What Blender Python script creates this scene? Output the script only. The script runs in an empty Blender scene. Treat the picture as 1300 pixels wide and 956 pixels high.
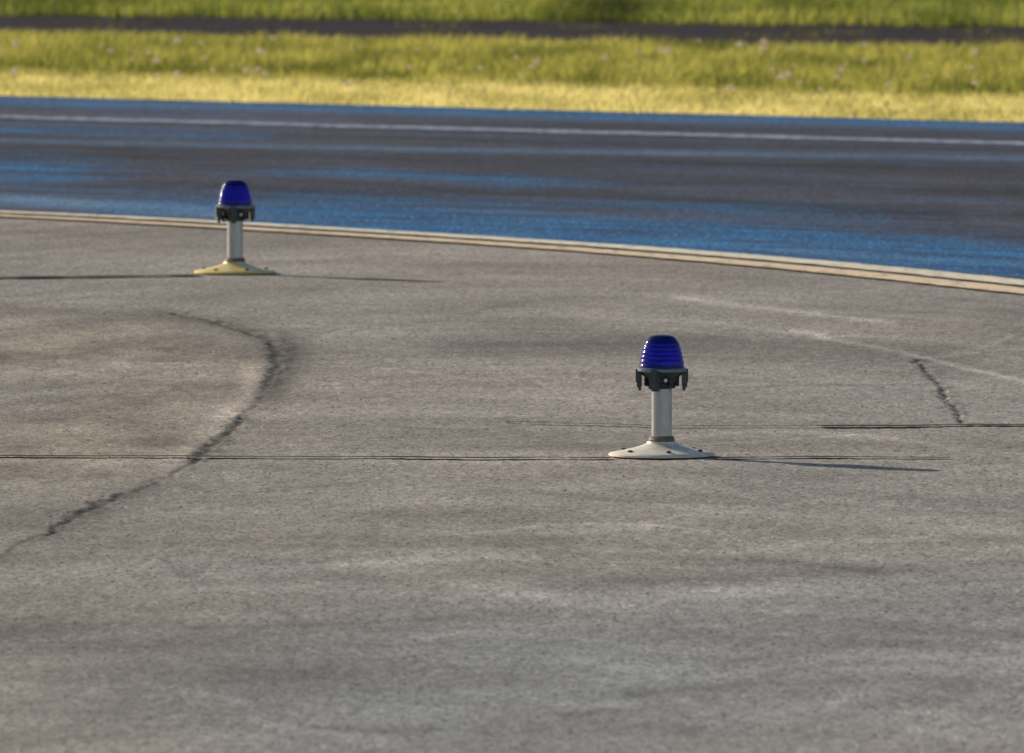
import bpy, bmesh, math
import numpy as np
from mathutils import Vector, Matrix

rng = np.random.default_rng(7)
scene = bpy.context.scene
COL = scene.collection

# ------------------------------------------------------------------ camera / image pixels to ground points
F = 17500.0; CX, CY = 650.0, 478.0; HC = 2.64
TH = math.atan(912.0 / F)
def G(u, v):
    """image pixel (u, v) projected onto the ground plane as (x, y)"""
    a = (u - CX) / F; b = -(v - CY) / F
    dy = math.cos(TH) + b * math.sin(TH); dz = -math.sin(TH) + b * math.cos(TH)
    t = -HC / dz
    return (a * t, dy * t)

cam_d = bpy.data.cameras.new("camera"); cam = bpy.data.objects.new("camera", cam_d)
COL.objects.link(cam); scene.camera = cam
cam.location = (0, 0, HC); cam.rotation_euler = (math.pi / 2 - TH, 0, 0)
cam_d.sensor_width = 36; cam_d.lens = F / 1300 * 36
cam_d.clip_start = 0.5; cam_d.clip_end = 9000
cam_d.dof.use_dof = True; cam_d.dof.focus_distance = 46.0; cam_d.dof.aperture_fstop = 12.0

# ------------------------------------------------------------------ light
AZ = Vector((-0.745, 0.667)).normalized(); EL = math.radians(19.0)
sd = bpy.data.lights.new("sun", 'SUN'); so = bpy.data.objects.new("sun", sd); COL.objects.link(so)
sd.energy = 5.0; sd.angle = math.radians(0.5); sd.color = (1.0, 0.90, 0.76)
trav = Vector((-AZ.x * math.cos(EL), -AZ.y * math.cos(EL), -math.sin(EL)))
so.rotation_euler = trav.to_track_quat('-Z', 'Y').to_euler(); so.location = (-20, 20, 30)
w = bpy.data.worlds.new("World"); scene.world = w; w.use_nodes = True
nt = w.node_tree; bg = nt.nodes["Background"]
sky = nt.nodes.new("ShaderNodeTexSky"); sky.sky_type = 'NISHITA'; sky.sun_disc = False
sky.sun_elevation = EL; sky.sun_rotation = math.atan2(AZ.x, AZ.y) % (2 * math.pi)
nt.links.new(sky.outputs[0], bg.inputs[0]); bg.inputs[1].default_value = 0.08
scene.view_settings.view_transform = 'Standard'; scene.view_settings.look = 'None'
scene.view_settings.exposure = 0

# ------------------------------------------------------------------ numpy noise
def vnoise(x, y, seed=0):
    xi = np.floor(x).astype(np.int64); yi = np.floor(y).astype(np.int64)
    fx = x - xi; fy = y - yi
    fx = fx * fx * (3 - 2 * fx); fy = fy * fy * (3 - 2 * fy)
    def h(i, j):
        n = (i * 374761393 + j * 668265263 + seed * 982451653) & 0xffffffff
        n = ((n ^ (n >> 13)) * 1274126177) & 0xffffffff
        n = n ^ (n >> 16)
        return (n & 0xffff) / 65535.0
    a = h(xi, yi); b = h(xi + 1, yi); c = h(xi, yi + 1); d = h(xi + 1, yi + 1)
    return (a * (1 - fx) + b * fx) * (1 - fy) + (c * (1 - fx) + d * fx) * fy
def fbm(x, y, o=4, seed=0):
    s = 0; a = 0.5; t = 0
    for k in range(o):
        s = s + a * vnoise(x * 2 ** k, y * 2 ** k, seed + k * 17); t += a; a *= 0.55
    return s / t
def pdist(X, Y, pts, wx, wy):
    best = np.full(X.shape, 1e9)
    for (x0, y0), (x1, y1) in zip(pts[:-1], pts[1:]):
        ax, ay = x0 / wx, y0 / wy; bx, by = x1 / wx, y1 / wy
        dx, dy = bx - ax, by - ay; L = dx * dx + dy * dy + 1e-12
        px, py = X / wx - ax, Y / wy - ay
        t = np.clip((px * dx + py * dy) / L, 0, 1)
        best = np.minimum(best, (px - t * dx) ** 2 + (py - t * dy) ** 2)
    return np.sqrt(best)
def stroke(X, Y, pix, wx, wy):
    return np.exp(-pdist(X, Y, [G(*p) for p in pix], wx, wy) ** 2)

# ------------------------------------------------------------------ materials
def mat(name):
    m = bpy.data.materials.new(name); m.use_nodes = True
    return m, m.node_tree, m.node_tree.nodes["Principled BSDF"]
def N(nt, t, **k):
    n = nt.nodes.new(t)
    for a, b in k.items(): setattr(n, a, b)
    return n
def noise(nt, vec, scale, detail=4, rough=0.6):
    n = N(nt, "ShaderNodeTexNoise"); n.inputs["Scale"].default_value = scale
    n.inputs["Detail"].default_value = detail; n.inputs["Roughness"].default_value = rough
    nt.links.new(vec, n.inputs["Vector"]); return n.outputs["Fac"]
def math_(nt, op, a, b=None, clamp=False):
    n = N(nt, "ShaderNodeMath", operation=op, use_clamp=clamp)
    for i, v in enumerate((a, b)):
        if v is None: continue
        if isinstance(v, (int, float)): n.inputs[i].default_value = v
        else: nt.links.new(v, n.inputs[i])
    return n.outputs[0]
def rampv(nt, v, a, b, lo, hi):
    n = N(nt, "ShaderNodeMapRange"); n.inputs[1].default_value = a; n.inputs[2].default_value = b
    n.inputs[3].default_value = lo; n.inputs[4].default_value = hi
    nt.links.new(v, n.inputs[0]); return n.outputs[0]
def mixc(nt, f, a, b, mode='MIX'):
    n = N(nt, "ShaderNodeMix", data_type='RGBA', blend_type=mode)
    for s, v in ((0, f), (6, a), (7, b)):
        if isinstance(v, (int, float)): n.inputs[s].default_value = v
        elif isinstance(v, tuple): n.inputs[s].default_value = (*v, 1)
        else: nt.links.new(v, n.inputs[s])
    return n.outputs[2]

def asphalt_material(name, attr=True, blue=False, base=(0.16, 0.14, 0.12), contrast=0.5, spec=0.2):
    m, t, p = mat(name)
    geo = N(t, "ShaderNodeNewGeometry"); pos = geo.outputs["Position"]
    sx = N(t, "ShaderNodeMapping"); sx.inputs["Scale"].default_value = (1, 0.24, 1)
    t.links.new(pos, sx.inputs["Vector"])
    n2 = noise(t, sx.outputs[0], 40, 4, 0.8)
    v = rampv(t, n2, 0.36, 0.64, 1 - contrast * .42, 1 + contrast * .42)
    vo = N(t, "ShaderNodeTexVoronoi"); vo.inputs["Scale"].default_value = 125; t.links.new(sx.outputs[0], vo.inputs["Vector"])
    sep = N(t, "ShaderNodeSeparateColor"); t.links.new(vo.outputs["Color"], sep.inputs[0])
    v = math_(t, 'MULTIPLY', v, rampv(t, sep.outputs[0], 0, 1, 1 - contrast * .6, 1 + contrast * .6))
    v = math_(t, 'MULTIPLY', v, rampv(t, sep.outputs[1], 0.95, 0.97, 1, 0.35))
    v = math_(t, 'MULTIPLY', v, rampv(t, sep.outputs[2], 0.985, 0.99, 1, 1.5))
    if attr:
        at = N(t, "ShaderNodeAttribute", attribute_name="albedo"); c = at.outputs["Color"]
    else:
        rgb = N(t, "ShaderNodeRGB"); rgb.outputs[0].default_value = (*base, 1); c = rgb.outputs[0]
    cc = N(t, "ShaderNodeCombineColor")
    for i in range(3): t.links.new(v, cc.inputs[i])
    col = mixc(t, 1.0, c, cc.outputs[0], 'MULTIPLY')
    if blue:  # reflected blue of the sky, put into the asphalt's base colour
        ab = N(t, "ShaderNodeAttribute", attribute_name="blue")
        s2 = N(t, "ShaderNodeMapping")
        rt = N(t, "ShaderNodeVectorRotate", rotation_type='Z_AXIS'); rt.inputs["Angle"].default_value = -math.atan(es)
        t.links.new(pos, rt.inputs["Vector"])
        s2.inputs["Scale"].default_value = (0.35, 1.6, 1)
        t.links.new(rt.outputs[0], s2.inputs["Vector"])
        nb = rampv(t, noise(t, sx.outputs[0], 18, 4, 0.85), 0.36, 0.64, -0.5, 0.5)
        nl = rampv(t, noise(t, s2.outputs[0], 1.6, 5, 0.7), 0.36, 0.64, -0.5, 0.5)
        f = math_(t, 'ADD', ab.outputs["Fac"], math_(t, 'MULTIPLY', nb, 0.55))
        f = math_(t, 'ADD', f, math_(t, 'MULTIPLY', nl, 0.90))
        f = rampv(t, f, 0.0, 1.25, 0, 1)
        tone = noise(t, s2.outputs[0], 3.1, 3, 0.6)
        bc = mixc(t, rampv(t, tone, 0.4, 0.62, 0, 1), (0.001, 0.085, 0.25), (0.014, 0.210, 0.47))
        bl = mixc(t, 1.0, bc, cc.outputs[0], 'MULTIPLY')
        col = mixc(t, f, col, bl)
        glint = rampv(t, noise(t, sx.outputs[0], 46, 1, 0.5), 0.64, 0.72, 0, 1)  # bright glints of that sheen, painted as pale blue specks
        col = mixc(t, math_(t, 'MULTIPLY', math_(t, 'MULTIPLY', glint, f), 0.8), col, (0.28, 0.50, 0.75))
    t.links.new(col, p.inputs["Base Color"])
    p.inputs["Roughness"].default_value = 0.85
    p.inputs["Specular IOR Level"].default_value = spec
    bmp = N(t, "ShaderNodeBump"); bmp.inputs["Strength"].default_value = 0.25; bmp.inputs["Distance"].default_value = 0.004
    t.links.new(n2, bmp.inputs["Height"]); t.links.new(bmp.outputs[0], p.inputs["Normal"])
    return m

def simple(name, col, rough=0.6, metal=0.0, var=0.25, scale=60, spec=0.5, dirt=None, dirt_lo=0.5):
    m, t, p = mat(name)
    tc = N(t, "ShaderNodeTexCoord")
    n = noise(t, tc.outputs["Object"], scale, 5, 0.65)
    v = rampv(t, n, 0.3, 0.7, 1 - var, 1 + var)
    cc = N(t, "ShaderNodeCombineColor")
    for i in range(3): t.links.new(v, cc.inputs[i])
    c = mixc(t, 1.0, col, cc.outputs[0], 'MULTIPLY')
    if dirt:
        n2 = noise(t, tc.outputs["Object"], scale * 0.35, 6, 0.7)
        c = mixc(t, rampv(t, n2, dirt_lo, dirt_lo + .15, 0, 0.85), c, dirt)
    t.links.new(c, p.inputs["Base Color"])
    p.inputs["Roughness"].default_value = rough; p.inputs["Metallic"].default_value = metal
    p.inputs["Specular IOR Level"].default_value = spec
    b = N(t, "ShaderNodeBump"); b.inputs["Strength"].default_value = 0.15; b.inputs["Distance"].default_value = 0.001
    t.links.new(n, b.inputs["Height"]); t.links.new(b.outputs[0], p.inputs["Normal"])
    return m

# ------------------------------------------------------------------ mesh helpers
def mesh_np(name, V, Fc, material, attrs=None, smooth=False):
    me = bpy.data.meshes.new(name)
    k = Fc.shape[1]
    me.vertices.add(len(V)); me.vertices.foreach_set("co", V.astype(np.float32).ravel())
    me.loops.add(Fc.size); me.loops.foreach_set("vertex_index", Fc.astype(np.int32).ravel())
    me.polygons.add(len(Fc)); me.polygons.foreach_set("loop_start", np.arange(0, Fc.size, k, dtype=np.int32))
    me.update(calc_edges=True); me.validate()
    for an, (kind, data) in (attrs or {}).items():
        a = me.attributes.new(an, kind, 'POINT')
        a.data.foreach_set("color" if kind == 'FLOAT_COLOR' else "value", data.astype(np.float32).ravel())
    if smooth: me.polygons.foreach_set("use_smooth", np.ones(len(Fc), dtype=bool))
    me.materials.append(material)
    ob = bpy.data.objects.new(name, me); COL.objects.link(ob); return ob
def grid_faces(nx, ny):
    i, j = np.meshgrid(np.arange(nx - 1), np.arange(ny - 1), indexing='ij')
    a = (i * ny + j).ravel()
    return np.stack([a, a + ny, a + ny + 1, a + 1], 1)
def structure(o): o["kind"] = "structure"; return o
def rgba(c): return np.concatenate([c, np.ones((len(c), 1))], 1)

# ------------------------------------------------------------------ layout curves
cl = np.array([G(*p) for p in [(-60, 270.5), (0, 273), (180, 281), (400, 294), (650, 309), (850, 323), (1000, 336), (1150, 350), (1300, 366), (1360, 374)]])
def yc(x):
    x = np.asarray(x, float)
    o = np.argsort(cl[:, 0]); r = np.interp(x, cl[o, 0], cl[o, 1])
    x0, y0 = cl[o[0]]; x1, y1 = cl[o[-1]]
    r = np.where(x < x0, y0 - (x - x0) * 0.95, r); r = np.where(x > x1, y1 - (x - x1) * 2.4, r)
    return r
def y0f(x): return yc(x) + 0.08
e0, e1 = G(0, 122), G(1300, 156)
es = (e1[1] - e0[1]) / (e1[0] - e0[0])
def y1f(x): return e0[1] + es * (np.asarray(x, float) - e0[0])
p0, p1 = G(0, 54), G(1300, 72)
ps = (p1[1] - p0[1]) / (p1[0] - p0[0])
def pnear(x): return p0[1] + ps * (np.asarray(x, float) - p0[0])
PW = 8.0

# ------------------------------------------------------------------ terrain
gm, t, p = mat("meadow soil")
geo = N(t, "ShaderNodeNewGeometry")
nn = noise(t, geo.outputs["Position"], 0.6, 8, 0.7)
t.links.new(mixc(t, rampv(t, nn, 0.35, 0.65, 0, 1), (0.06, 0.085, 0.015), (0.13, 0.15, 0.025)), p.inputs["Base Color"])
p.inputs["Roughness"].default_value = 1; p.inputs["Specular IOR Level"].default_value = 0.1
xs = np.concatenate([-np.geomspace(4000, 20, 14), np.linspace(-15, 15, 7), np.geomspace(20, 4000, 14)])
X, Y = np.meshgrid(xs, xs + 60, indexing='ij')
ground = structure(mesh_np("ground", np.stack([X.ravel(), Y.ravel(), np.full(X.size, -0.03)], 1), grid_faces(len(xs), len(xs)), gm))

# ------------------------------------------------------------------ apron
xd = np.arange(-3.2, 3.2001, 0.010)
xs = np.concatenate([-np.geomspace(120, 3.4, 40), xd, np.geomspace(3.4, 120, 40)])
yd = np.arange(31.0, 68.0, 0.045)
ys = np.concatenate([np.linspace(-60, 25, 18), np.linspace(26, 30.8, 10), yd, np.linspace(68.5, 80, 12), np.linspace(85, 170, 18)])
X, Y = np.meshgrid(xs, ys, indexing='ij'); X = X.ravel(); Y = Y.ravel()
inner = (np.abs(X) < 8) & (Y > 25) & (Y < 72)
Yw = Y + 0.5 * X * X          # gently bowed sweep of traffic wear
lum = (0.80 + 0.40 * fbm(X * 0.8, Y * 0.3, 5, 3) + 0.45 * (fbm(X * 3.0, Y * 1.6, 5, 9) - 0.5)
       + 0.38 * (fbm(X * 0.5 + Y * .15, Y * 1.3, 4, 31) - .5) + 0.50 * (fbm(X * 0.9, Yw * 2.6, 5, 37) - .5))
def S(pix, wx, wy, amp):
    global lum
    lum = lum * (1 + amp * stroke(X, Y, pix, wx, wy))
mott = np.clip((fbm(X * 3.4, Y * 1.1, 6, 21) - 0.5) * 3.8, -1, 1)
left_zone = stroke(X, Y, [(0, 440), (200, 460), (150, 560), (0, 620)], 0.42, 3.2)
lum = lum * (1 + 0.44 * mott * left_zone - 0.10 * left_zone)
S([(0, 392), (200, 398), (340, 425)], 0.10, 0.40, -0.30)
S([(350, 432), (372, 445), (362, 470), (350, 492)], 0.055, 1.0, -0.55)
S([(330, 440), (390, 455)], 0.08, 1.3, -0.15)
S([(346, 424), (350, 434)], 0.018, 0.22, 1.1)
S([(205, 398), (300, 416), (345, 436), (348, 470), (330, 505), (275, 562), (190, 618), (78, 668), (10, 705)], 0.022, 0.42, -0.22)
S([(318, 470), (315, 500), (275, 540), (215, 590)], 0.040, 0.7, 0.45)
S([(-20, 640), (110, 650), (230, 600)], 0.12, 0.8, -0.20)
S([(600, 438), (800, 436), (1000, 440), (1180, 452)], 0.2, 0.8, -0.42)
S([(560, 392), (720, 420), (900, 430)], 0.2, 0.6, -0.16)
S([(860, 378), (1000, 394), (1130, 410)], 0.03, 0.24, 0.50)
S([(1040, 428), (1100, 438), (1160, 450), (1230, 468), (1320, 488)], 0.014, 0.17, 0.75)
S([(1010, 420), (1040, 424)], 0.03, 0.22, 0.5)
S([(700, 505), (820, 520), (900, 640), (760, 690)], 0.10, 0.9, 0.08)
S([(560, 585), (750, 580)], 0.1, 0.5, 0.12)
S([(930, 700), (1200, 678), (1300, 672)], 0.1, 0.2, 0.32)
S([(520, 725), (760, 770), (1000, 742)], 0.1, 0.25, 0.24)
S([(300, 730), (640, 700)], 0.1, 0.2, 0.2)
S([(0, 810), (300, 850)], 0.5, 1.2, -0.26)
S([(900, 800), (1300, 790)], 0.3, 0.7, -0.22)
S([(700, 745), (1300, 715)], 0.2, 0.18, -0.24)
S([(0, 300), (300, 310), (700, 340)], 0.3, 1.2, -0.12)
S([(900, 350), (1300, 400)], 0.3, 1.2, -0.16)
for k in range(110):     # tyre scuffs, drips
    u = rng.uniform(-50, 1300); v = rng.uniform(390, 940); L = rng.uniform(30, 380); s = rng.uniform(-30, 30); b_ = rng.uniform(-16, 16)
    S([(u, v), (u + L * .25, v + s * .25 + b_ * .75), (u + L * .5, v + s * .5 + b_), (u + L * .75, v + s * .75 + b_ * .75), (u + L, v + s)], 0.010, rng.uniform(0.03, 0.15), rng.uniform(-0.28, 0.30))
grain = fbm(X * 30, Y * 8, 2, 55)
lum = lum * (1 + np.where(inner, (grain - 0.5) * 0.35, 0))
Z = 0.0012 * (fbm(X * 30, Y * 7, 2, 5) - 0.5) * 2 + 0.006 * (fbm(X * 1.2, Y * 0.7, 3, 8) - 0.5)
fade = np.clip((58 - Y) / 4, 0, 1); Z = Z * np.where(inner, fade, 0)
def crack(pix, w, depth, seed, lip=0.006, strong=(), weak=0.35, jx=0.010, dk=0.62):
    global Z, lum
    pts = [G(*q) for q in pix]; P = []
    r = np.random.default_rng(seed)
    for a, b in zip(pts[:-1], pts[1:]):
        n = max(2, int(math.dist(a, b) / 0.13))
        for i in range(n):
            s = i / n; P.append((a[0] + (b[0] - a[0]) * s + r.normal(0, jx), a[1] + (b[1] - a[1]) * s + r.normal(0, 0.06)))
    P.append(pts[-1])
    x0 = min(q[0] for q in P) - .3; x1 = max(q[0] for q in P) + .3; ya = min(q[1] for q in P) - .8; yb = max(q[1] for q in P) + .8
    m = (X > x0) & (X < x1) & (Y > ya) & (Y < yb)
    xm, ym = X[m], Y[m]
    st = np.full(xm.shape, weak)
    for q in strong: st = np.maximum(st, stroke(xm, ym, q, 0.10, 0.9))
    st = st * np.clip(0.2 + 1.7 * fbm(xm * 3, ym * 2.6, 3, seed + 2), 0, 1.2)
    ww = w * (0.2 + 1.6 * fbm(xm * 14, ym * 5, 3, seed)) * (0.45 + 0.7 * st)
    d = pdist(xm, ym, P, 1.0, 2.2) / ww
    c = np.exp(-d ** 2.4) * np.clip(st * 1.2, 0, 1)
    near = np.exp(-(d / 3.5) ** 2) * np.clip(st * 1.3, 0, 1)
    nz = fbm(xm * 50, ym * 16, 2, seed + 5)
    Z[m] += -depth * c + lip * near * (1 - c) * (nz * 2.6 - 1.0)
    lum[m] *= (1 - dk * c) * (1 - 0.58 * near * np.clip((nz - .48) * 7, 0, 1)) * (1 + 0.35 * near * np.clip((.40 - nz) * 7, 0, 1))
crack([(205, 395), (250, 404), (300, 417), (338, 430), (352, 446), (349, 470), (336, 500), (308, 532), (275, 560), (240, 590), (190, 616), (130, 640), (78, 666), (35, 688), (-30, 722)], 0.012, 0.0045, 4,
      strong=[[(350, 440), (348, 480)], [(300, 540), (262, 572)], [(130, 638), (70, 668)], [(235, 402), (310, 422)]], weak=0.38, lip=0.005)
crack([(1165, 458), (1178, 474), (1194, 488), (1198, 505), (1214, 520), (1224, 540)], 0.0085, 0.005, 6, 0.005, strong=[[(1165, 460), (1194, 488), (1214, 525)]], weak=0.5, jx=0.007)
crack([(60, 384), (140, 388), (205, 396)], 0.008, 0.004, 9, 0.003, weak=0.3)
lum = np.clip(lum, 0.05, 2.0)
warm = fbm(X * 0.6, Y * 0.3, 3, 77)
base = np.array([0.325, 0.290, 0.256])
alb = lum[:, None] * base[None, :]
alb[:, 0] *= 0.94 + 0.12 * warm; alb[:, 2] *= 1.06 - 0.12 * warm
cool = stroke(X, Y, [(500, 900), (1300, 830)], 0.5, 3.0)
alb[:, 0] *= 1 - .12 * cool; alb[:, 2] *= 1 + 0.12 * cool
wl = left_zone * .8; alb[:, 2] *= 1 - 0.10 * wl; alb[:, 0] *= 1 + .03 * wl
Fc = grid_faces(len(xs), len(ys))
keep = (Y[Fc] < (y0f(X[Fc]) + 0.9)).any(axis=1)
apron = structure(mesh_np("apron", np.stack([X, Y, Z], 1), Fc[keep], asphalt_material("apron asphalt", contrast=0.50), {"albedo": ('FLOAT_COLOR', rgba(alb))}, smooth=True))

# ------------------------------------------------------------------ runway
xs = np.concatenate([-np.geomspace(100, 5.2, 30), np.arange(-5, 5.001, 0.022), np.geomspace(5.2, 34, 20)])
ts = np.linspace(0, 1, 340)
X = np.repeat(xs, len(ts)); T = np.tile(ts, len(xs))
Y = y0f(X) * (1 - T) + y1f(X) * T
al = X * math.cos(math.atan(es)) + Y * math.sin(math.atan(es)); ac = -X * math.sin(math.atan(es)) + Y * math.cos(math.atan(es))
lum = 1.0 + 1.5 * (fbm(al * 0.5, ac * 1.6, 5, 12) - .5) + 1.0 * (fbm(al * 1.2, ac * 5, 4, 13) - .5) + 0.6 * (fbm(X * 22, Y * 4, 3, 14) - .5)
lum = np.clip(lum, 0.2, 2)
blue = np.zeros_like(X)  # mask of the sky's sheen, painted on the runway as blue streaks
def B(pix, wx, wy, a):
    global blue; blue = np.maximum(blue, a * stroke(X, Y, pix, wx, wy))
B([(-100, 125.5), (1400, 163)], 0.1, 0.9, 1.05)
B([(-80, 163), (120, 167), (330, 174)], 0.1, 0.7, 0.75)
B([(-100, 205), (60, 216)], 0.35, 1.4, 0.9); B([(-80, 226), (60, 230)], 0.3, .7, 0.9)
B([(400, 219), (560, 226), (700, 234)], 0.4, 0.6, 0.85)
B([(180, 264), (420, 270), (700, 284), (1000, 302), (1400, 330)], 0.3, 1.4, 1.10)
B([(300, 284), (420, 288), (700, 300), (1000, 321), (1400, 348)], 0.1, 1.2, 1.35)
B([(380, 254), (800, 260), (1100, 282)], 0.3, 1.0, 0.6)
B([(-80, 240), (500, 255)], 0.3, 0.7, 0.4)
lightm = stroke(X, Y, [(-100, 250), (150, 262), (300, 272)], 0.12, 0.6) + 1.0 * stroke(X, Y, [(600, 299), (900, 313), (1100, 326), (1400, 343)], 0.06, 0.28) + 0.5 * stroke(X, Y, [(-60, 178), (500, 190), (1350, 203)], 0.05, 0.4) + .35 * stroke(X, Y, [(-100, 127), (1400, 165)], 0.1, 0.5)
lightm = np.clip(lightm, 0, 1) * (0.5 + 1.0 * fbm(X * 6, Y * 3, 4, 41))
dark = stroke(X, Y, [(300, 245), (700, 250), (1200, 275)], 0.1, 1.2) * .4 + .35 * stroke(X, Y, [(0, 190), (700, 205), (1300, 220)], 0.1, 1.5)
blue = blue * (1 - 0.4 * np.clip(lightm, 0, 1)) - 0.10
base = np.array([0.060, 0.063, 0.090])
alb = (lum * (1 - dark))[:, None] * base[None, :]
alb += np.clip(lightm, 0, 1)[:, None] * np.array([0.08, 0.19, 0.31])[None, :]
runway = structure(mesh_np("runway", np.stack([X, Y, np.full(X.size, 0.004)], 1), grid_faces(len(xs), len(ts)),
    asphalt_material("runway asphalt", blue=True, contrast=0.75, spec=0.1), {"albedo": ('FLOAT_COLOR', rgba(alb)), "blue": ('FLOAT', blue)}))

# ------------------------------------------------------------------ painted markings
def paint(name, col, under, cover=0.45):
    m, t, p = mat(name)
    geo = N(t, "ShaderNodeNewGeometry"); mp = N(t, "ShaderNodeMapping"); mp.inputs["Scale"].default_value = (1, 0.25, 1)
    t.links.new(geo.outputs["Position"], mp.inputs[0])
    n = noise(t, mp.outputs[0], 14, 6, 0.8); n2 = noise(t, mp.outputs[0], 3, 4, 0.6)
    c = mixc(t, rampv(t, n2, 0.35, 0.65, 0, 1), col, tuple(k * 0.85 for k in col))
    t.links.new(mixc(t, rampv(t, n, cover, cover + 0.12, 0, 1), under, c), p.inputs["Base Color"])
    p.inputs["Roughness"].default_value = 0.8; p.inputs["Specular IOR Level"].default_value = 0.25
    return m
def ribbon(name, C, off, width, z, material, ragged=0.0, seed=0):
    C = np.array(C, float); T = np.gradient(C, axis=0); T /= np.linalg.norm(T, axis=1)[:, None]
    Nn = np.stack([-T[:, 1], T[:, 0]], 1)
    width = np.broadcast_to(width, (len(C),))
    r = np.random.default_rng(seed)
    ja = r.normal(0, 1, len(C)) * ragged; jb = r.normal(0, 1, len(C)) * ragged
    A = C + Nn * (off - width / 2 + ja)[:, None]; Bb = C + Nn * (off + width / 2 + jb)[:, None]
    V = np.zeros((2 * len(C), 3)); V[0::2, :2] = A; V[1::2, :2] = Bb; V[:, 2] = z
    i = np.arange(len(C) - 1) * 2
    return structure(mesh_np(name, V, np.stack([i, i + 2, i + 3, i + 1], 1), material))
xx = np.concatenate([np.linspace(-60, -5, 60), np.arange(-4.9, 6, 0.05), np.linspace(6.2, 30, 40)])
yy = yc(xx); k = np.ones(25) / 25
ysm = np.convolve(np.pad(yy, 12, mode='edge'), k, 'valid'); mid = (xx > -4.2) & (xx < 5.2); yy = np.where(mid, ysm, yy)
C = np.stack([xx, yy], 1)
z_paint = 0.009
wv = np.interp(xx, [-2.5, -0.5, 1.5], [0.15, 0.18, 0.22])
ribbon("edge_marking", C, 0.15, wv, z_paint, paint("taxiway edge paint", (0.98, 0.88, 0.66), (0.48, 0.42, 0.33), 0.36), 0.006, 1)
ribbon("edge_marking", C, -0.155, wv, z_paint, paint("taxiway edge paint faded", (0.98, 0.76, 0.50), (0.44, 0.36, 0.28), 0.36), 0.006, 2)
wa, wb = np.array(G(0, 150)), np.array(G(1300, 184)); dv = (wb - wa) / np.linalg.norm(wb - wa)
C = np.array([wa + dv * s for s in np.linspace(-60, 45, 500)])
ribbon("side_stripe", C, 0, 0.42, 0.009, paint("runway stripe paint", (0.36, 0.41, 0.54), (0.12, 0.14, 0.20), 0.42), 0.03, 3)

# sealed saw cuts
sealm = simple("bitumen sealant", (0.024, 0.021, 0.020), 0.8, var=0.3, spec=0.15)
def cut(name, pix, w, seed, z=0.0065):
    pts = [np.array(G(*q)) for q in pix]; C = []
    for a, b in zip(pts[:-1], pts[1:]):
        n = max(2, int(np.linalg.norm(b - a) / 0.04)); C += [a + (b - a) * s / n for s in range(n)]
    C.append(pts[-1]); C = np.array(C); r = np.random.default_rng(seed)
    C[:, 1] += np.convolve(r.normal(0, 0.04, len(C)), np.ones(6) / 6, 'same')
    wv = w * np.clip(0.35 + 1.2 * fbm(C[:, 0] * 6, C[:, 0] * 0, 3, seed), 0.15, 1.4)
    T = np.gradient(C, axis=0); T /= np.linalg.norm(T, axis=1)[:, None]; Nn = np.stack([-T[:, 1], T[:, 0]], 1)
    V = np.zeros((2 * len(C), 3)); V[0::2, :2] = C - Nn * wv[:, None] / 2; V[1::2, :2] = C + Nn * wv[:, None] / 2; V[:, 2] = z
    i = np.arange(len(C) - 1) * 2
    return structure(mesh_np(name, V, np.stack([i, i + 2, i + 3, i + 1], 1), sealm))
cut("sealed_joint", [(-900, 578), (0, 580.5), (400, 582), (775, 583.5)], 0.065, 1)
cut("sealed_joint", [(905, 583), (1060, 582), (1206, 583)], 0.07, 2)
cut("sealed_joint", [(640, 537), (860, 543), (1040, 543)], 0.025, 3)
cut("sealed_joint", [(1040, 543), (1300, 541), (1900, 540)], 0.085, 4)
cut("sealed_joint", [(-800, 358), (0, 354), (252, 350.5)], 0.14, 5)

# service path
xs = np.concatenate([np.linspace(-120, -8, 20), np.linspace(-7, 7, 60), np.linspace(8, 120, 20)])
V = np.zeros((2 * len(xs), 3)); V[0::2, 0] = xs; V[1::2, 0] = xs; V[0::2, 1] = pnear(xs); V[1::2, 1] = pnear(xs) + PW; V[:, 2] = -0.01
i = np.arange(len(xs) - 1) * 2
structure(mesh_np("service_path", V, np.stack([i, i + 2, i + 3, i + 1], 1), asphalt_material("path asphalt", attr=False, base=(0.048, 0.038, 0.044), spec=0.03)))

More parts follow.
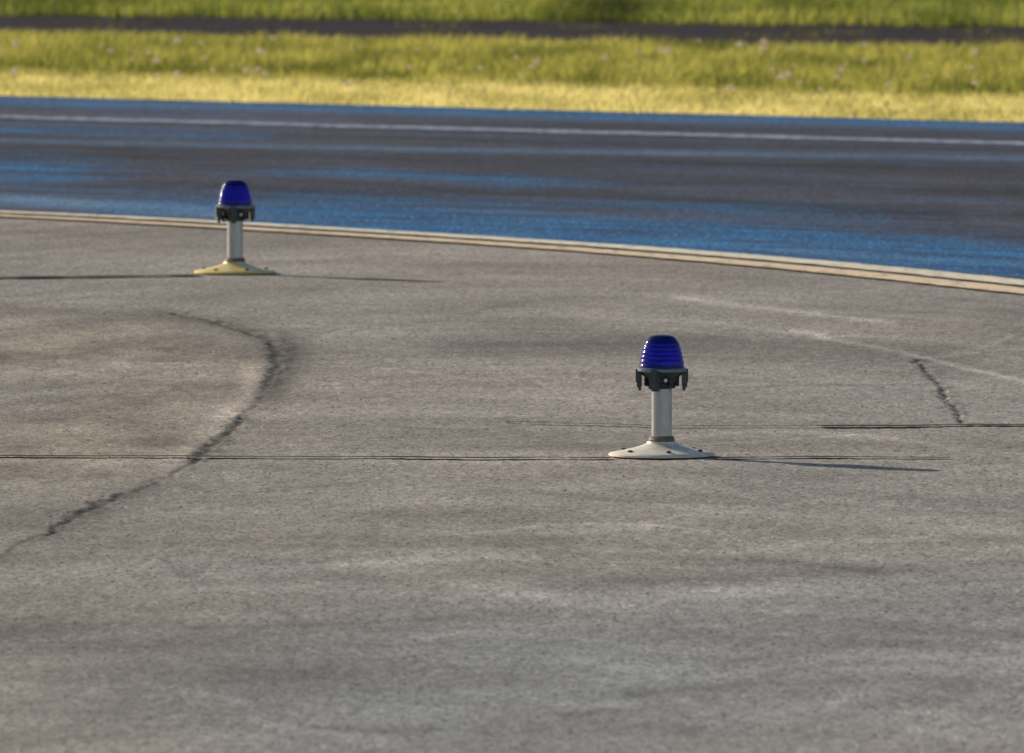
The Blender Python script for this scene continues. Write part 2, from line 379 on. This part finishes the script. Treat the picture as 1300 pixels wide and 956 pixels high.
# ------------------------------------------------------------------ grass
def grass_mat(name):
    m, t, p = mat(name)
    at = N(t, "ShaderNodeAttribute", attribute_name="blade")
    t.links.new(at.outputs["Color"], p.inputs["Base Color"]); p.inputs["Roughness"].default_value = 0.7
    p.inputs["Specular IOR Level"].default_value = 0.2
    tr = N(t, "ShaderNodeBsdfTranslucent"); mx = N(t, "ShaderNodeMixShader"); mx.inputs[0].default_value = 0.5
    c = mixc(t, 1.0, at.outputs["Color"], (1.5, 1.35, 1.0), 'MULTIPLY'); t.links.new(c, tr.inputs[0])
    t.links.new(p.outputs[0], mx.inputs[1]); t.links.new(tr.outputs[0], mx.inputs[2])
    t.links.new(mx.outputs[0], t.nodes["Material Output"].inputs[0]); return m
gmat = grass_mat("grass blades")
def blades(name, x, y, h, wd, col, z0=-0.03):
    n = len(x); a = rng.uniform(0, 2 * math.pi, n); lean = rng.normal(0, 0.35, (n, 2)) + np.array([0.12, 0])
    ca, sa = np.cos(a) * wd / 2, np.sin(a) * wd / 2
    V = np.zeros((n, 5, 3)); z = np.full(n, z0)
    def put(k, sx, f, hz):
        V[:, k, 0] = x + ca * sx + lean[:, 0] * h * f; V[:, k, 1] = y + sa * sx + lean[:, 1] * h * f; V[:, k, 2] = z + h * hz
    put(0, -1, 0, 0); put(1, 1, 0, 0); put(2, .8, .35, .6); put(3, -.8, .35, .6); put(4, 0, 1, 1)
    b = np.arange(n)[:, None] * 5
    Fq = np.concatenate([b + np.array([[0, 1, 2]]), b + np.array([[0, 2, 3]]), b + np.array([[3, 2, 4]])])
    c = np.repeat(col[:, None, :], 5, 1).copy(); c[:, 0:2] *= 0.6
    o = mesh_np(name, V.reshape(-1, 3), Fq, gmat, {"blade": ('FLOAT_COLOR', rgba(c.reshape(-1, 3)))})
    o["kind"] = "stuff"; return o
def scatter(n, ylo, yhi):
    x = rng.uniform(-7, 7, n); u = rng.uniform(0, 1, n); return x, ylo(x) + u * (yhi(x) - ylo(x)), u
def palette(x, y, dark, mid_, light, sd, sc=(1.2, .4), k=0.5):
    f = fbm(x * sc[0], y * sc[1], 4, sd) + rng.normal(0, 0.13, len(x)); f = np.clip((f - 0.5) / k + 0.5, 0, 1)[:, None]
    dark, mid_, light = map(np.array, (dark, mid_, light))
    return np.where(f < .5, dark + (mid_ - dark) * f * 2, mid_ + (light - mid_) * (f * 2 - 1))
x, y, u = scatter(90000, lambda x: y1f(x) + 0.02 - 0.35 * vnoise(x * 3, x * 0, 4), lambda x: y1f(x) + 5.0)
h = 0.025 + 0.03 * rng.random(len(x)) + 0.015 * u
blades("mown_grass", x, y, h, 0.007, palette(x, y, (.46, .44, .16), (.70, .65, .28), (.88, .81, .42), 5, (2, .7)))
x, y, u = scatter(120000, lambda x: y1f(x) + 4.2, lambda x: pnear(x) + 0.05 + 0.9 * fbm(x * 2.5, x * 0, 3, 14))
cl_ = fbm(x * 2.5, y * 0.8, 3, 61)
h = (0.06 + 0.10 * rng.random(len(x)) * (0.5 + 0.9 * cl_)) * np.clip(0.5 + u * 2, 0, 1.1) * np.clip(0.55 + (1 - u) * 4, 0, 1)
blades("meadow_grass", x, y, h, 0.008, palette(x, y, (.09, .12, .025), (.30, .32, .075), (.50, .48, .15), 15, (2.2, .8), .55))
x, y, u = scatter(140000, lambda x: pnear(x) + PW - 1.0 * fbm(x * 2, x * 0, 3, 24), lambda x: pnear(x) + PW + 20)
cl_ = fbm(x * 1.6, y * 0.6, 3, 71)
h = 0.05 + 0.11 * rng.random(len(x)) * (0.4 + 1.0 * cl_)
colr = palette(x, y, (.06, .09, .02), (.22, .27, .06), (.38, .40, .11), 25, (1.3, .5), .5)
colr *= (1 - 0.65 * np.clip(stroke(x, y, [(720, 14), (790, 16)], 0.18, 2.2) + .6 * stroke(x, y, [(1000, 16), (1060, 20)], 0.15, 2), 0, 1))[:, None]
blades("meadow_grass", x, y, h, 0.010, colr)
x, y, u = scatter(16000, lambda x: pnear(x), lambda x: pnear(x) + PW)
k = fbm(x * 1.8, y * 1.0, 3, 91) > 0.60; x, y = x[k], y[k]
blades("path_tufts", x, y, 0.02 + 0.04 * rng.random(len(x)), 0.009, palette(x, y, (.03, .05, .01), (.12, .13, .03), (.24, .24, .06), 35))

x, y, u = scatter(250, lambda x: y1f(x) + 1.2, lambda x: pnear(x) - 1.5)
V = []; Fq = []
for i in range(len(x)):
    if vnoise(np.array([x[i] * 1.1]), np.array([y[i] * .5]), 88)[0] < 0.5: continue
    hh = 0.09 + 0.08 * rng.random(); r = 0.012 + .020 * rng.random() ** 1.5; b = len(V); z = -0.03 + hh
    V.append((x[i], y[i], z + r * .8)); V.append((x[i], y[i], z - r * .7))
    for q in range(6):
        a = q * math.pi / 3; V.append((x[i] + r * math.cos(a), y[i] + r * math.sin(a), z))
    for q in range(6):
        a, c = b + 2 + q, b + 2 + (q + 1) % 6; Fq.append((a, c, b)); Fq.append((c, a, b + 1))
fm, t, p = mat("flower petals"); tc = N(t, "ShaderNodeTexCoord")
c = mixc(t, noise(t, tc.outputs["Object"], 3, 2), (0.95, 0.76, 0.70), (0.97, 0.92, 0.80)); t.links.new(c, p.inputs["Base Color"])
tr = N(t, "ShaderNodeBsdfTranslucent"); mx = N(t, "ShaderNodeMixShader"); mx.inputs[0].default_value = 0.75
tr.inputs["Normal"].default_value = (0, 0, 0)
t.links.new(c, tr.inputs[0]); t.links.new(p.outputs[0], mx.inputs[1]); t.links.new(tr.outputs[0], mx.inputs[2]); t.links.new(mx.outputs[0], t.nodes["Material Output"].inputs[0])
fo = mesh_np("meadow_flowers", np.array(V), np.array(Fq), fm); fo["kind"] = "stuff"

gr = simple("grit", (0.34, 0.31, 0.28), 0.9, var=0.4)
V = []; Fq = []
for i in range(500):
    u_, v_ = rng.uniform(-200, 1500), rng.uniform(400, 950) if i > 60 else rng.uniform(660, 720)
    gx, gy = G(u_, v_); r = 0.0015 + 0.0035 * rng.random() ** 3; b = len(V)
    for d in ((1, 0, 0), (0, 1, 0), (-1, 0, 0), (0, -1, 0), (0, 0, 1), (0, 0, -.6)):
        V.append((gx + d[0] * r * rng.uniform(.7, 1.4), gy + d[1] * r * rng.uniform(.7, 1.4), 0.003 + r * .5 + d[2] * r * .8))
    for q in range(4):
        Fq.append((b + q, b + (q + 1) % 4, b + 4)); Fq.append((b + (q + 1) % 4, b + q, b + 5))
go = mesh_np("grit", np.array(V), np.array(Fq), gr); go["kind"] = "stuff"

# ------------------------------------------------------------------ taxiway light
def finish(bm, name, material, parent, ang=35):
    bmesh.ops.remove_doubles(bm, verts=bm.verts, dist=1e-6)
    bmesh.ops.recalc_face_normals(bm, faces=bm.faces)
    me = bpy.data.meshes.new(name); bm.to_mesh(me); bm.free()
    me.polygons.foreach_set("use_smooth", np.ones(len(me.polygons), dtype=bool))
    me.set_sharp_from_angle(angle=math.radians(ang))
    me.materials.append(material); o = bpy.data.objects.new(name, me); COL.objects.link(o); o.parent = parent; return o
def lathe(bm, prof, seg=48, c=(0, 0)):
    rings = []
    for r, z in prof:
        if r < 1e-6: rings.append([bm.verts.new((c[0], c[1], z))])
        else: rings.append([bm.verts.new((c[0] + r * math.cos(2 * math.pi * i / seg), c[1] + r * math.sin(2 * math.pi * i / seg), z)) for i in range(seg)])
    for A, B_ in zip(rings[:-1], rings[1:]):
        for i in range(seg):
            a, b = A[i % len(A)], A[(i + 1) % len(A)]; c_, d = B_[(i + 1) % len(B_)], B_[i % len(B_)]
            vs = []
            for v in (a, b, c_, d):
                if v not in vs: vs.append(v)
            if len(vs) > 2: bm.faces.new(vs)
def box(bm, c, s, bev=0.002, rot=0.0, piv=(0, 0, 0)):
    r = bmesh.ops.create_cube(bm, size=1.0); vs = r["verts"]
    for v in vs: v.co = Vector((v.co.x * s[0] + c[0], v.co.y * s[1] + c[1], v.co.z * s[2] + c[2]))
    if rot: bmesh.ops.rotate(bm, verts=vs, cent=piv, matrix=Matrix.Rotation(rot, 3, 'Z'))
    if bev:
        ed = list({e for v in vs for e in v.link_edges}); bmesh.ops.bevel(bm, geom=ed, offset=bev, segments=2, affect='EDGES')
def hexbolt(bm, x, y, z, r, h):
    lathe(bm, [(0, z), (r, z), (r, z + h * .8), (r * .8, z + h), (0, z + h)], 6, (x, y))

m_base = simple("cream painted plate", (0.92, 0.83, 0.66), 0.45, var=0.14, scale=25, dirt=(0.34, 0.26, 0.16), dirt_lo=0.55)
m_alu = simple("galvanised tube", (0.50, 0.54, 0.61), 0.28, metal=1.0, var=0.12, scale=30, dirt=(0.2, 0.2, 0.22), dirt_lo=0.57)
m_rust = simple("weathered coupling", (0.24, 0.19, 0.15), 0.7, metal=0.3, var=0.3)
m_house = simple("dark cast housing", (0.040, 0.048, 0.058), 0.42, metal=0.3, var=0.3)
m_latch = simple("grey steel latch", (0.085, 0.10, 0.115), 0.45, metal=0.5, var=0.3)
m_ring = simple("grey clamp ring", (0.20, 0.25, 0.31), 0.35, metal=0.7, var=0.15)
m_bolt = simple("zinc bolt", (0.65, 0.65, 0.63), 0.35, metal=0.8, var=0.1)
m_dark = simple("dark fastener", (0.05, 0.04, 0.035), 0.6, metal=0.4, var=0.2)
m_lens, t, p = mat("blue ribbed glass")
tc = N(t, "ShaderNodeTexCoord"); sp = N(t, "ShaderNodeSeparateXYZ"); t.links.new(tc.outputs["Object"], sp.inputs[0])
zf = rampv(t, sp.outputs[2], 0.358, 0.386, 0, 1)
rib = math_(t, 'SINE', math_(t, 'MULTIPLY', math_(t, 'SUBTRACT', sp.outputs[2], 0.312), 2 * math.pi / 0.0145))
ribf = rampv(t, rib, -0.9, 0.0, 0.35, 1.0)                       # grooves get a darker colour than the ribs
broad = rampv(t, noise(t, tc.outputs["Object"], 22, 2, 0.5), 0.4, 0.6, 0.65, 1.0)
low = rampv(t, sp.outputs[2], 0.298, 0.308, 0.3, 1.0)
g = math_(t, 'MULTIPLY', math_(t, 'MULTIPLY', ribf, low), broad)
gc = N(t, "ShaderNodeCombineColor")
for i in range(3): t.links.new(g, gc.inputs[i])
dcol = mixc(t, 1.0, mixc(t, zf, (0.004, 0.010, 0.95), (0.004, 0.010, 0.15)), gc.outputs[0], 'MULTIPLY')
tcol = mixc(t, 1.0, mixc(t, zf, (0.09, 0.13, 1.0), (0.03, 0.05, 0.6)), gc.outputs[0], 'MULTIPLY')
t.links.new(dcol, p.inputs["Base Color"]); p.inputs["Roughness"].default_value = 0.10
p.inputs["Coat Weight"].default_value = 0.8; p.inputs["Coat Roughness"].default_value = 0.03
tr = N(t, "ShaderNodeBsdfTranslucent"); mx = N(t, "ShaderNodeMixShader"); mx.inputs[0].default_value = 0.55
t.links.new(tcol, tr.inputs[0]); t.links.new(p.outputs[0], mx.inputs[1]); t.links.new(tr.outputs[0], mx.inputs[2])
t.links.new(mx.outputs[0], t.nodes["Material Output"].inputs[0])

def build_light():
    root = bpy.data.objects.new("taxiway_light", None); COL.objects.link(root)
    root.empty_display_size = 0.1
    bm = bmesh.new()
    lathe(bm, [(0, 0.006), (.150, 0.006), (.172, 0.002), (.176, 0.004), (.176, 0.009), (.171, 0.0125), (.150, .0165), (.125, .021), (.098, .027), (.074, .034), (.058, .040), (.050, .044), (.047, .050), (.036, .050), (0, .050)], 64)
    bp = finish(bm, "base_plate", m_base, root)
    for a in (35, 95, 155, 215, 275, 335):
        a = math.radians(a); bm = bmesh.new(); hexbolt(bm, .135 * math.cos(a), .135 * math.sin(a), .0175, .0085, .007)
        finish(bm, "bolt", m_dark, bp)
    bm = bmesh.new()
    lathe(bm, [(0, .0505), (.043, .0505), (.044, .056), (.041, .060), (.041, .064), (.0365, .067), (0, .067)], 40)
    finish(bm, "coupling", m_rust, root)
    bm = bmesh.new()
    lathe(bm, [(0, .0675), (.034, .0675), (.034, .224), (0, .224)], 48)
    finish(bm, "column", m_alu, root)
    bm = bmesh.new()
    lathe(bm, [(0, .2245), (.040, .2245), (.046, .228), (.047, .246), (.053, .250), (.056, .262), (.066, .270), (.070, .2805), (0, .2805)], 48)
    for a in range(8):
        box(bm, (.053, 0, .254), (.014, .006, .040), .001, math.radians(22.5 + 45 * a))
    hs = finish(bm, "lamp_housing", m_house, root)
    bm = bmesh.new()
    lathe(bm, [(.060, .281), (.080, .281), (.083, .284), (.083, .291), (.080, .294), (.0745, .296), (.060, .296)], 64)
    finish(bm, "clamp_ring", m_ring, hs)
    for a in (0, 112, 180, 248):
        r = math.radians(a); bm = bmesh.new()
        box(bm, (.0755, 0, .2545), (.017, .036, .052), .003, r)
        box(bm, (.0735, 0, .2245), (.010, .024, .013), .002, r)
        box(bm, (.0850, 0, .268), (.005, .020, .044), .0015, r)
        finish(bm, "latch", m_latch, hs)
    bm = bmesh.new()
    hexbolt(bm, 0, 0, 0, .0075, .006)
    bmesh.ops.rotate(bm, verts=bm.verts, cent=(0, 0, 0), matrix=Matrix.Rotation(math.pi / 2, 3, 'X'))
    bmesh.ops.translate(bm, verts=bm.verts, vec=(.008, -.0565, .2545))
    finish(bm, "bolt", m_bolt, hs)
    prof = [(.060, .2965), (.074, .2965), (.0745, .303)]
    keyz = [.303, .315, .335, .355, .370, .380, .387, .392]; keyr = [.0735, .0725, .0690, .0645, .0595, .0550, .0505, .0460]
    for q in range(60):
        z = .304 + (.392 - .304) * q / 59; r = np.interp(z, keyz, keyr)
        if .312 < z < .376: r += 0.0011 * math.sin((z - .312) * 2 * math.pi / .0145)
        prof.append((float(r), z))
    prof += [(.041, .3965), (.034, .3998), (.024, .4022), (.012, .4032), (0, .4035)]
    bm = bmesh.new(); lathe(bm, prof, 64)
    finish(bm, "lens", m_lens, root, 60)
    return root

def place(root, loc, rz, label):
    root.location = (loc[0], loc[1], 0.002); root.rotation_euler = (0, 0, rz)
    root["label"] = label; root["category"] = "taxiway light"; root["group"] = "blue edge lights along the taxiway"
a = build_light()
place(a, G(840, 580), math.radians(4), "blue domed taxiway light on cream round base beside sealed joint")
def copy_tree(o, parent):
    c = o.copy(); COL.objects.link(c); c.parent = parent
    for k in list(o.children): copy_tree(k, c)
    return c
b = copy_tree(a, None)
place(b, G(298.5, 347.5), math.radians(18), "blue domed taxiway light on yellowed round base near curved marking")
yb_ = simple("yellowed plate paint", (0.90, 0.68, 0.20), 0.45, var=0.14, scale=25, dirt=(0.92, 0.85, 0.68), dirt_lo=0.46)
for k in b.children:
    if k.name.startswith("base_plate"):
        k.data = k.data.copy(); k.data.materials[0] = yb_; k["label"] = "yellowed round base plate"
